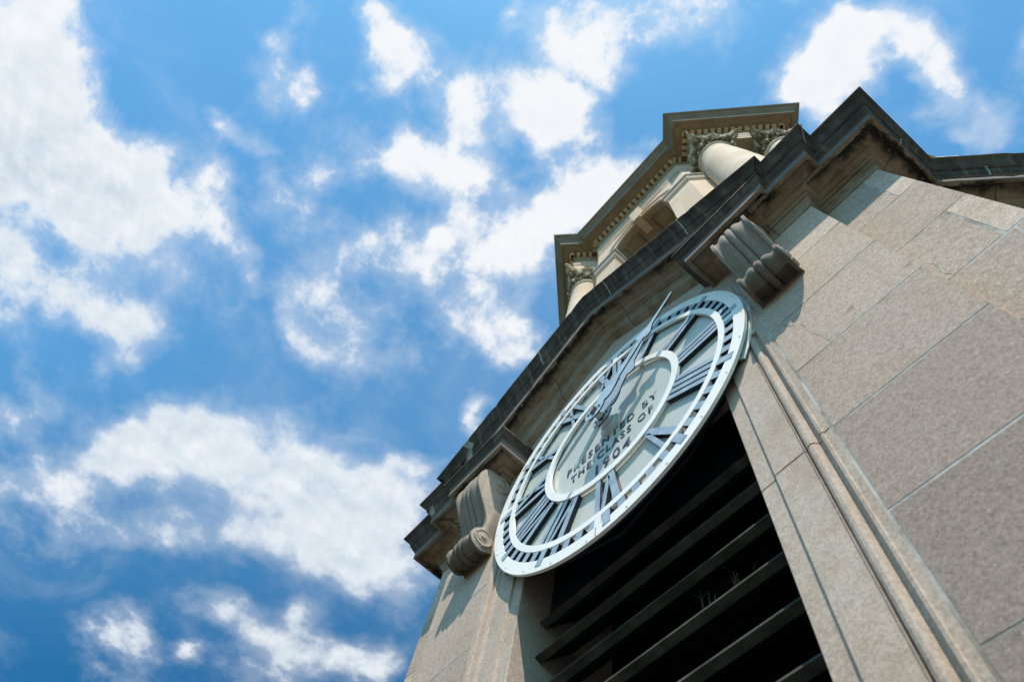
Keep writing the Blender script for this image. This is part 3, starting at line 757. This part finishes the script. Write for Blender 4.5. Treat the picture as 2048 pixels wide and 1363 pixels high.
# piers and arched walls
for k in range(4):
    b = MB()
    poly = [(.70, AW), (HW, AW), (2.913, 2.433), (2.913, 2.94), (2.0, 2.94), (.70, 1.64)]
    b.prism([rot4(p, k) for p in poly], 4.2, 10.7)
    part(b, 'belfry_pier', 'coursed')
b = MB(); b.prism([rot4(p, k) for k in range(4) for p in ((-HW - .12, AW - .25), (HW + .12, AW - .25))], 1.0, 4.2)
part(b, 'belfry_base', 'coursed')
NA = 28; RA = .70; ZS = 9.25
for k in range(4):
    b = MB()
    def X(x, y, z): p = rot4((x, y), k); return (p[0], p[1], z)
    for i in range(NA):
        a0, a1 = PI * i / NA, PI * (i + 1) / NA
        xa, za, xb, zb = RA * math.cos(a0), ZS + RA * math.sin(a0), RA * math.cos(a1), ZS + RA * math.sin(a1)
        for y in (AW, 1.66): b.face([X(xa, y, za), X(xb, y, zb), X(xb, y, 10.75), X(xa, y, 10.75)])
        b.face([X(xa, AW, za), X(xb, AW, zb), X(xb, 1.66, zb), X(xa, 1.66, za)], 1, [(i * .05, .02)] * 4)
    # coffer ribs of the intrados
    for a in (.0, .62, 1.24, 1.82, 2.44, 3.06):
        for i in range(3):
            a0, a1 = a + i * .028, a + (i + 1) * .028
            pts = [(r_ * math.cos(q), ZS + r_ * math.sin(q)) for q, r_ in ((a0, RA + .01), (a1, RA + .01), (a1, RA - .025), (a0, RA - .025))]
            for y0, y1 in ((AW + .12, 1.5),):
                for j in range(4):
                    (u0, v0), (u1, v1) = pts[j], pts[(j + 1) % 4]
                    b.face([X(u0, y0, v0), X(u1, y0, v1), X(u1, y1, v1), X(u0, y1, v0)], 1, [(.02, .02)] * 4)
    for (ya, yb) in ((AW + .002, AW + .13), (1.45, 1.62)):
        for i in range(NA):
            a0, a1 = PI * i / NA, PI * (i + 1) / NA; q = []
            P0 = [((RA - .028) * math.cos(a), ZS + (RA - .028) * math.sin(a)) for a in (a0, a1)]; P1 = [((RA + .01) * math.cos(a), ZS + (RA + .01) * math.sin(a)) for a in (a0, a1)]
            b.face([X(P0[0][0], ya, P0[0][1]), X(P0[1][0], ya, P0[1][1]), X(P0[1][0], yb, P0[1][1]), X(P0[0][0], yb, P0[0][1])], 1, [(.02, .02)] * 4)
            for y in (ya, yb): b.face([X(P0[0][0], y, P0[0][1]), X(P0[1][0], y, P0[1][1]), X(P1[1][0], y, P1[1][1]), X(P1[0][0], y, P1[0][1])], 1, [(.02, .02)] * 4)
    part(b, 'belfry_arch', ['clean', 'bel_soffit'], smooth=20)
b = MB(); b.prism([rot4(p, k) for k in range(4) for p in ((-1.0, 1.3), (1.0, 1.3))], 10.5, 10.6)
part(b, 'belfry_ceiling', 'bel_soffit')
# archivolts, keystones, imposts
b = MB()
AV = [(-.024, AW + .05), (-.024, AW - .040), (.02, AW - .045), (.022, AW - .030), (.10, AW - .034), (.102, AW - .018), (.17, AW - .022), (.18, AW - .055), (.205, AW - .06), (.215, AW - .03), (.215, AW + .02)]
for k in range(4):
    b = MB()
    def X(x, y, z): p = rot4((x, y), k); return (p[0], p[1], z)
    for i in range(NA):
        a0, a1 = PI * i / NA, PI * (i + 1) / NA
        for (o0, y0), (o1, y1) in zip(AV[:-1], AV[1:]):
            b.face([X((RA + o0) * math.cos(a0), y0, ZS + (RA + o0) * math.sin(a0)), X((RA + o0) * math.cos(a1), y0, ZS + (RA + o0) * math.sin(a1)),
                    X((RA + o1) * math.cos(a1), y1, ZS + (RA + o1) * math.sin(a1)), X((RA + o1) * math.cos(a0), y1, ZS + (RA + o1) * math.sin(a0))])
    part(b, 'archivolt', 'clean', smooth=25)
for k in range(4):
    b = MB()
    A = [(-.085, 9.90), (.085, 9.90), (.135, 10.64), (-.135, 10.64)]
    f0 = [(*rot4((x, AW - (.085 if z < 10 else .13)), k), z) for x, z in A]; f1 = [(*rot4((x, AW + .3 if z < 10 else AW + .05), k), z) for x, z in A]
    b.face(f0); b.face(f1)
    for i in range(4): j = (i + 1) % 4; b.face([f0[i], f0[j], f1[j], f1[i]])
    part(b, 'keystone', 'clean')
IM = [(-.02, 8.87), (.012, 8.875), (.014, 8.93), (.03, 8.95), (.045, 9.0), (.048, 9.05), (.052, 9.06), (.052, 9.14), (.066, 9.16), (.085, 9.19), (.085, 9.25), (-.02, 9.262)]
for k in range(4):
    b = MB()
    b.sweep([rot4(p, k) for p in ((.70, 1.62), (.70, AW), (HW, AW))] + [tn(-.7, 2.914, k)], IM)
    part(b, 'impost_moulding', 'frame'); b = MB()
    b.sweep([tn(.7, 2.914, k)] + [rot4(p, k + 1) for p in ((-HW, AW), (-.70, AW), (-.70, 1.62))], IM)
    part(b, 'impost_moulding', 'frame')

# columns
def capital(b, c0=0):
    """Corinthian capital, origin on the axis at its foot; front towards -y"""
    H = .86
    b.lathe([(.315, -.02), (.318, .02), (.315, .2), (.33, .42), (.37, .6), (.43, .72), (.43, .74)], (0, 0, 0), 32)
    # abacus with hollow sides and clipped corners
    def ab(h0, h1, g):
        pts = []
        for q in range(4):
            for t in [-1, -.9, -.7, -.45, -.2, 0, .2, .45, .7, .9, 1]:
                x = t * (.455 + g); y = -(.335 + g) - (.17) * (t * t)
                if abs(t) == 1: x = t * (.47 + g); y = -(.49 + g) + .0
                a = q * PI / 2
                pts.append((x * math.cos(a) - y * math.sin(a), x * math.sin(a) + y * math.cos(a)))
        b.prism(pts, h0, h1)
    ab(.74, .79, -.03); ab(.79, .81, -.015); ab(.81, .868, .01)
    def leaf(ang, r0, z0, h, w, curl, lean=.1):
        rows = []; N = 9; K = 6
        for i in range(N + 1):
            t = i / N
            if t < .72: r = r0 + lean * (t / .72) ** 2; z = z0 + h * t / .72
            else:
                u = (t - .72) / .28 * 2.5; r = r0 + lean + curl * math.sin(u); z = z0 + h + curl * .9 * (math.cos(u) - 1) + curl * .25 * math.sin(u)
            ww = w * (.82 + .3 * math.sin(PI * min(1, t * 1.1))) * (1 if t < .72 else max(.15, 1 - (t - .72) / .3)) * (1 + .16 * math.sin(t * 22))
            row = []
            for j in range(-K, K + 1):
                s_ = j / K; a = ang + s_ * ww / r
                rr = r - .035 * s_ * s_ + .016 * math.cos(s_ * PI * 4) * (.4 + t)
                row.append((rr * math.cos(a), rr * math.sin(a), z - .03 * s_ * s_ * (1 + 2 * t)))
            rows.append(row)
        for a, c in zip(rows[:-1], rows[1:]):
            for j in range(2 * K): b.face([a[j], a[j + 1], c[j + 1], c[j]])
        # back of the leaf
        for a, c in zip(rows[:-1], rows[1:]):
            for j in range(2 * K):
                q = [(x * .93, y * .93, z - .012) for x, y, z in (a[j], a[j + 1], c[j + 1], c[j])]; b.face(q)
    for q in range(8): leaf(q * PI / 4, .335, .0, .24, .115, .065, .03)
    for q in range(8): leaf((q + .5) * PI / 4, .335, .14, .33, .105, .075, .045)
    for q in range(4):
        a = PI / 4 + q * PI / 2; u = Vector((math.cos(a), math.sin(a), 0)); t = Vector((-math.sin(a), math.cos(a), 0))
        # corner scroll: thick ribbon coiling under the abacus horn
        pts = []; rad = []
        for i in range(26):
            f = i / 25
            if f < .45: g = f / .45; p = u * (.36 + .17 * g * g) + Vector((0, 0, .40 + .33 * g)); rr = .026
            else: g = (f - .45) / .55; an = g * 2 * PI * 1.25; rr2 = .075 * (1 - .72 * g); c = u * .535 + Vector((0, 0, .655)); p = c + u * rr2 * math.sin(an) + Vector((0, 0, rr2 * math.cos(an))); rr = .026
            pts.append(p); rad.append(rr)
        for sg in (-1, 1): b.tube([p + t * sg * .04 for p in pts], rad, 8)
        hub = u * .535 + Vector((0, 0, .655))
        b.tube([hub - t * .075, hub + t * .075], .052, 12)
        leaf(a, .37, .36, .20, .075, .06, .10)
        # side leaves feeding the scroll
        for sg in (-1, 1):
            pp = [u * .38 + t * sg * .14 + Vector((0, 0, .46)), u * .43 + t * sg * .13 + Vector((0, 0, .58)), u * .47 + t * sg * .09 + Vector((0, 0, .68)), u * .50 + t * sg * .06 + Vector((0, 0, .73))]
            b.tube(pp, [.03, .042, .036, .02], 7)
        # flower on the abacus
        a2 = q * PI / 2; u2 = Vector((math.cos(a2), math.sin(a2), 0)); t2 = Vector((-math.sin(a2), math.cos(a2), 0)); c = u2 * .385 + Vector((0, 0, .80))
        for m_ in range(7):
            an = m_ * 2 * PI / 7; d = t2 * math.cos(an) + Vector((0, 0, math.sin(an)))
            b.tube([c + d * .012 + u2 * .02, c + d * .05 + u2 * .045, c + d * .088 + u2 * .02], [.014, .032, .012], 6)
        b.tube([c, c + u2 * .07], [.03, .016], 8)
        # inner helices
        for sg in (-1, 1):
            pts = []
            for i in range(16):
                f = i / 15; an = f * 2 * PI; r_ = .055 * (1 - .6 * f)
                pts.append(u2 * (.41) + t2 * sg * (.075 - r_ * math.cos(an)) + Vector((0, 0, .655 + r_ * math.sin(an))))
            b.tube(pts, [.019] * 16, 7)
ZN = 9.755
sh = MB(); sh.lathe([(.385, 0), (.385, .06), (.37, .10), (.36, .3), (.362, 1.4), (.352, 3.2), (.332, 4.6), (.318, 5.22), (.322, 5.26)], (0, 0, 0), 56)
sh.lathe([(.322, 5.26), (.340, 5.275), (.352, 5.30), (.352, 5.325), (.340, 5.35), (.322, 5.36)], (0, 0, 0), 56)
sh.lathe([(0, -.3), (.46, -.3), (.46, -.2), (.44, -.14), (.47, -.09), (.42, -.04), (.40, 0), (.385, 0)], (0, 0, 0), 40)
cb = MB(); capital(cb)
first = None; SM = CMh = None
for k in range(4):
    for t in (-.595, .595):
        x, y = tn(t, 3.15, k); ang = PI / 4 + k * PI / 2
        if first is None:
            c = sh.build('column', 'shaft', T, smooth=30); h = cb.build('capital', 'carved_pale', c, smooth=50)
            h.location = (0, 0, 5.355); first = (c, h)
        else:
            c = first[0].copy(); h = first[1].copy(); COL.objects.link(c); COL.objects.link(h); c.parent = T; h.parent = c
        c.location = Vector((x, y, 4.40)) - TP; c.rotation_euler = (0, 0, ang)
for k in range(4):
    b = MB(); b.prism([tn(-1.0, 2.5, k), tn(-1.0, 3.56, k), tn(1.0, 3.56, k), tn(1.0, 2.5, k)], 1.02, 4.11)
    part(b, 'column_pedestal', 'coursed')
tag(T, 'square sandstone clock tower with dark weathered pediment, scrolled brackets, louvers and columned octagonal belfry', 'clock tower')

# ------------------------------------------------------------------ the clock
CK = empty('tower_clock', (0, 0, 0))
def ring3(b, r0, r1, y0, y1, n=128, mi=0):
    b.lathe([(r0, y0), (r1, y0), (r1, y1), (r0, y1), (r0, y0)], (0, 0, 0), n, mi, 'y')
b = MB(); b.lathe([(0, .018), (1.0, .018)], (0, 0, 0), 96, 0, 'y'); b.build('dial', 'glass', CK)
b = MB(); ring3(b, .962, 1.037, -.014, .004, 160); b.build('outer_ring', 'white', CK, smooth=40)
b = MB(); ring3(b, .858, .900, -.014, .004, 160); b.build('minute_ring', 'white', CK, smooth=40)
b = MB(); ring3(b, .517, .566, -.014, .004, 128); b.build('inner_ring', 'white', CK, smooth=40)
b = MB(); b.lathe([(.985, .0045), (1.008, .0045), (1.008, .031), (.985, .031)], (0, 0, 0), 160, 0, 'y'); b.build('drum', 'navy', CK, smooth=40)
b = MB(); b.lathe([(1.009, .022), (1.046, .022), (1.049, .024), (1.049, .031), (1.009, .031)], (0, 0, 0), 140, 0, 'y', math.radians(-31), math.radians(214)); b.build('rim', 'rim', CK, smooth=40)
b = MB(); b.prism([(-.075, -.964), (-.069, -.964), (-.071, -1.0), (-.069, -1.034), (-.076, -1.034), (-.0755, -1.0)], -.0146, -.013, axis='y'); b.build('rust_run', 'rust', CK)
for i in range(24):
    a = (i + .5) * PI / 12; b = MB(); b.lathe([(0, -.0175), (.0045, -.0168), (.0055, -.0135)], (1.018 * math.cos(a), 0, 1.018 * math.sin(a)), 8, 0, 'y'); b.build('fixing_screw', 'rim', CK)
def polar(th, t, r): return (r * math.sin(th) + t * math.cos(th), r * math.cos(th) - t * math.sin(th))
def plate(name, polys, th, y0, y1, mats=('steel', 'black')):
    b = MB()
    for P in polys: b.prism([polar(th, t, r) for t, r in P], y0, y1, 0, True, axis='y', side_mi=1)
    return b.build(name, list(mats), CK)
R0, R1 = .562, .862
def gI(x, w=.036): return [[(x, R0), (x + w, R0), (x + w, R1), (x, R1)]], w
def gV(x):
    W_ = .138; m_ = x + W_ * .52
    return [[(x, R1), (x + .050, R1), (m_ + .022, R0), (m_ - .022, R0)], [(x + W_ - .030, R1), (x + W_, R1), (m_ + .022, R0), (m_ + .002, R0 + .055)]], W_
def gX(x):
    W_ = .145
    return [[(x, R1), (x + .052, R1), (x + W_, R0), (x + W_ - .052, R0)], [(x + W_ - .030, R1), (x + W_, R1), (x + .088, .5 * (R0 + R1) + .018), (x + .066, .5 * (R0 + R1) + .03)], [(x, R0), (x + .030, R0), (x + .078, .5 * (R0 + R1) - .03), (x + .055, .5 * (R0 + R1) - .018)]], W_
for h, txt in enumerate(['XII', 'I', 'II', 'III', 'IIII', 'V', 'VI', 'VII', 'VIII', 'IX', 'X', 'XI']):
    GAP = .015; polys = []; x = 0
    for ch in txt:
        g, w = {'I': gI, 'V': gV, 'X': gX}[ch](x); polys += g; x += w + (GAP if ch == 'I' else .006)
    x -= GAP if txt[-1] == 'I' else .006
    plate('numeral', [[(t - x / 2, r) for t, r in P] for P in polys], h * PI / 6, -.010, .0175)
for i in range(60):
    th = i * PI / 30; w = .025
    if i % 5: plate('minute_mark', [[(-w, .899), (w, .899), (w, .963), (-w, .963)]], th, -.0125, .0175)
    else: plate('hour_mark', [[(-w, .899), (w, .899), (w, 1.003), (-w, 1.003)]], th, -.0165, .0175)
for th in (0, PI / 2, PI, 1.5 * PI):
    b = MB(); b.prism([polar(th + .066, t, r) for t, r in ((-.022, .898), (.022, .898), (.022, .965), (-.022, .965))], -.0138, .016, axis='y')
    b.build('frame_strut', 'white', CK)
b = MB(); b.lathe([(0, .018), (.082, .018), (.082, -.004), (.060, -.006), (.058, -.022), (.036, -.024), (.034, -.060), (.026, -.062), (.026, -.135), (0, -.137)], (0, 0, 0), 36, 0, 'y')
b.build('arbor', 'rod', CK, smooth=35)
def hand(name, right, th, y, tail, th_=.004):
    b = MB(); P = [(v, u) for u, v in right] + [(-v, u) for u, v in reversed(right) if v > 0]
    b.prism([polar(th, t, r) for t, r in P], y - th_, y + th_, 0, True, axis='y', side_mi=1)
    o = b.build(name, ['hand', 'black'], CK)
    t = MB(); q0 = polar(th, 0, -.03); q1 = polar(th, 0, -tail)
    t.tube([(q0[0], y + .008, q0[1]), (q1[0], y + .008, q1[1])], [.0145, .010], 12); t.build('counterweight', 'rod', o, smooth=40)
    t = MB(); t.lathe([(0, y - .012), (.028, y - .011), (.03, y - .002)], (0, 0, 0), 20, 0, 'y')
    for a in (0, 1, 2, 3):
        q = polar(th, .045 * math.cos(a * PI / 2 + .78), .045 * math.sin(a * PI / 2 + .78))
        t.lathe([(0, y - .009), (.009, y - .009), (.009, y - .002)], (q[0], 0, q[1]), 8, 0, 'y')
    t.build('rivet_plate', 'black', o)
    return o
hub = [(-.078 * math.cos(a), .078 * math.sin(a)) for a in [0, .3, .6, .9, 1.2, 1.5, 1.8]]
cres = lambda u0, w, k: [(u0 - .035, k), (u0 - .040, w * .55), (u0 - .026, w * .88), (u0 + .0, w * 1.0), (u0 + .026, w * .80), (u0 + .06, w * .52), (u0 + .10, w * .30)]
mh = smooth_pts(hub + [(.055, .062), (.078, .046), (.098, .068), (.13, .073), (.19, .066), (.24, .048), (.30, .037), (.42, .031), (.56, .027)], 3) + smooth_pts(cres(.632, .078, .029) + [(.80, .020), (.9, .016), (1.01, .013), (1.022, .006), (1.024, 0)], 3)
hh = smooth_pts(hub + [(.055, .062), (.078, .046), (.098, .066), (.13, .071), (.18, .063), (.23, .046), (.29, .036), (.345, .032)], 3) + smooth_pts(cres(.395, .086, .034) + [(.55, .022), (.62, .016), (.675, .012), (.686, .005), (.688, 0)], 3)
hand('minute_hand', mh, math.radians(44.3), -.125, .43)
hand('hour_hand', hh, math.radians(33.7), -.065, .385)
def text(s_, x0, x1, zb, zt, sp=1.15):
    cu = bpy.data.curves.new('lettering', 'FONT'); cu.body = s_; cu.space_character = sp; cu.size = 1; cu.resolution_u = 6
    cu.offset = .028
    tmp = bpy.data.objects.new('tmp', cu); COL.objects.link(tmp)
    dg = bpy.context.evaluated_depsgraph_get(); me = bpy.data.meshes.new_from_object(tmp.evaluated_get(dg))
    bpy.data.objects.remove(tmp)
    xs = [v.co.x for v in me.vertices]; ys = [v.co.y for v in me.vertices]
    ax, bx, ay, by = min(xs), max(xs), min(ys), max(ys)
    for v in me.vertices: v.co = ((v.co.x - ax) / (bx - ax) * (x1 - x0) + x0, 0, (v.co.y - ay) / (by - ay) * (zt - zb) + zb)
    bm = bmesh.new(); bm.from_mesh(me)
    ex = bmesh.ops.extrude_face_region(bm, geom=bm.faces[:]); vs = [g for g in ex['geom'] if isinstance(g, bmesh.types.BMVert)]
    bmesh.ops.translate(bm, vec=(0, -.0022, 0), verts=vs); bmesh.ops.recalc_face_normals(bm, faces=bm.faces)
    bm.to_mesh(me); bm.free(); me.materials.clear(); me.materials.append(M['ink'])
    o = bpy.data.objects.new('lettering', me); COL.objects.link(o); o.parent = CK; o.location = (0, .0178, 0)
text('PRESENTED BY', -.385, .368, -.142, -.063, 1.35)
text('THE CLASS OF', -.345, .325, -.262, -.184, 1.3)
text('1904', -.128, .150, -.415, -.312, 1.25)
tag(CK, 'large round white-ringed tower clock with steel roman numerals and frosted dial under the pediment', 'clock')

# ------------------------------------------------------------------ straw on a louver
b = MB(); rs = random.Random(5)
for i in range(16):
    x = .34 + rs.gauss(0, .025) + (.11 if i % 2 else -.04); z = -1.60 + .03; y = .21
    dx, dz, dy = rs.uniform(-.05, .05), rs.uniform(.04, .11), rs.uniform(-.03, .05)
    b.tube([(x, y, z - .02), (x + dx * .3, y + dy * .3, z + dz * .6), (x + dx, y + dy, z + dz)], .0004, 4)
tag(b.build('straw_tuft', 'straw'), 'wisps of dry nest straw caught on a dark louver slat', 'nest straw')
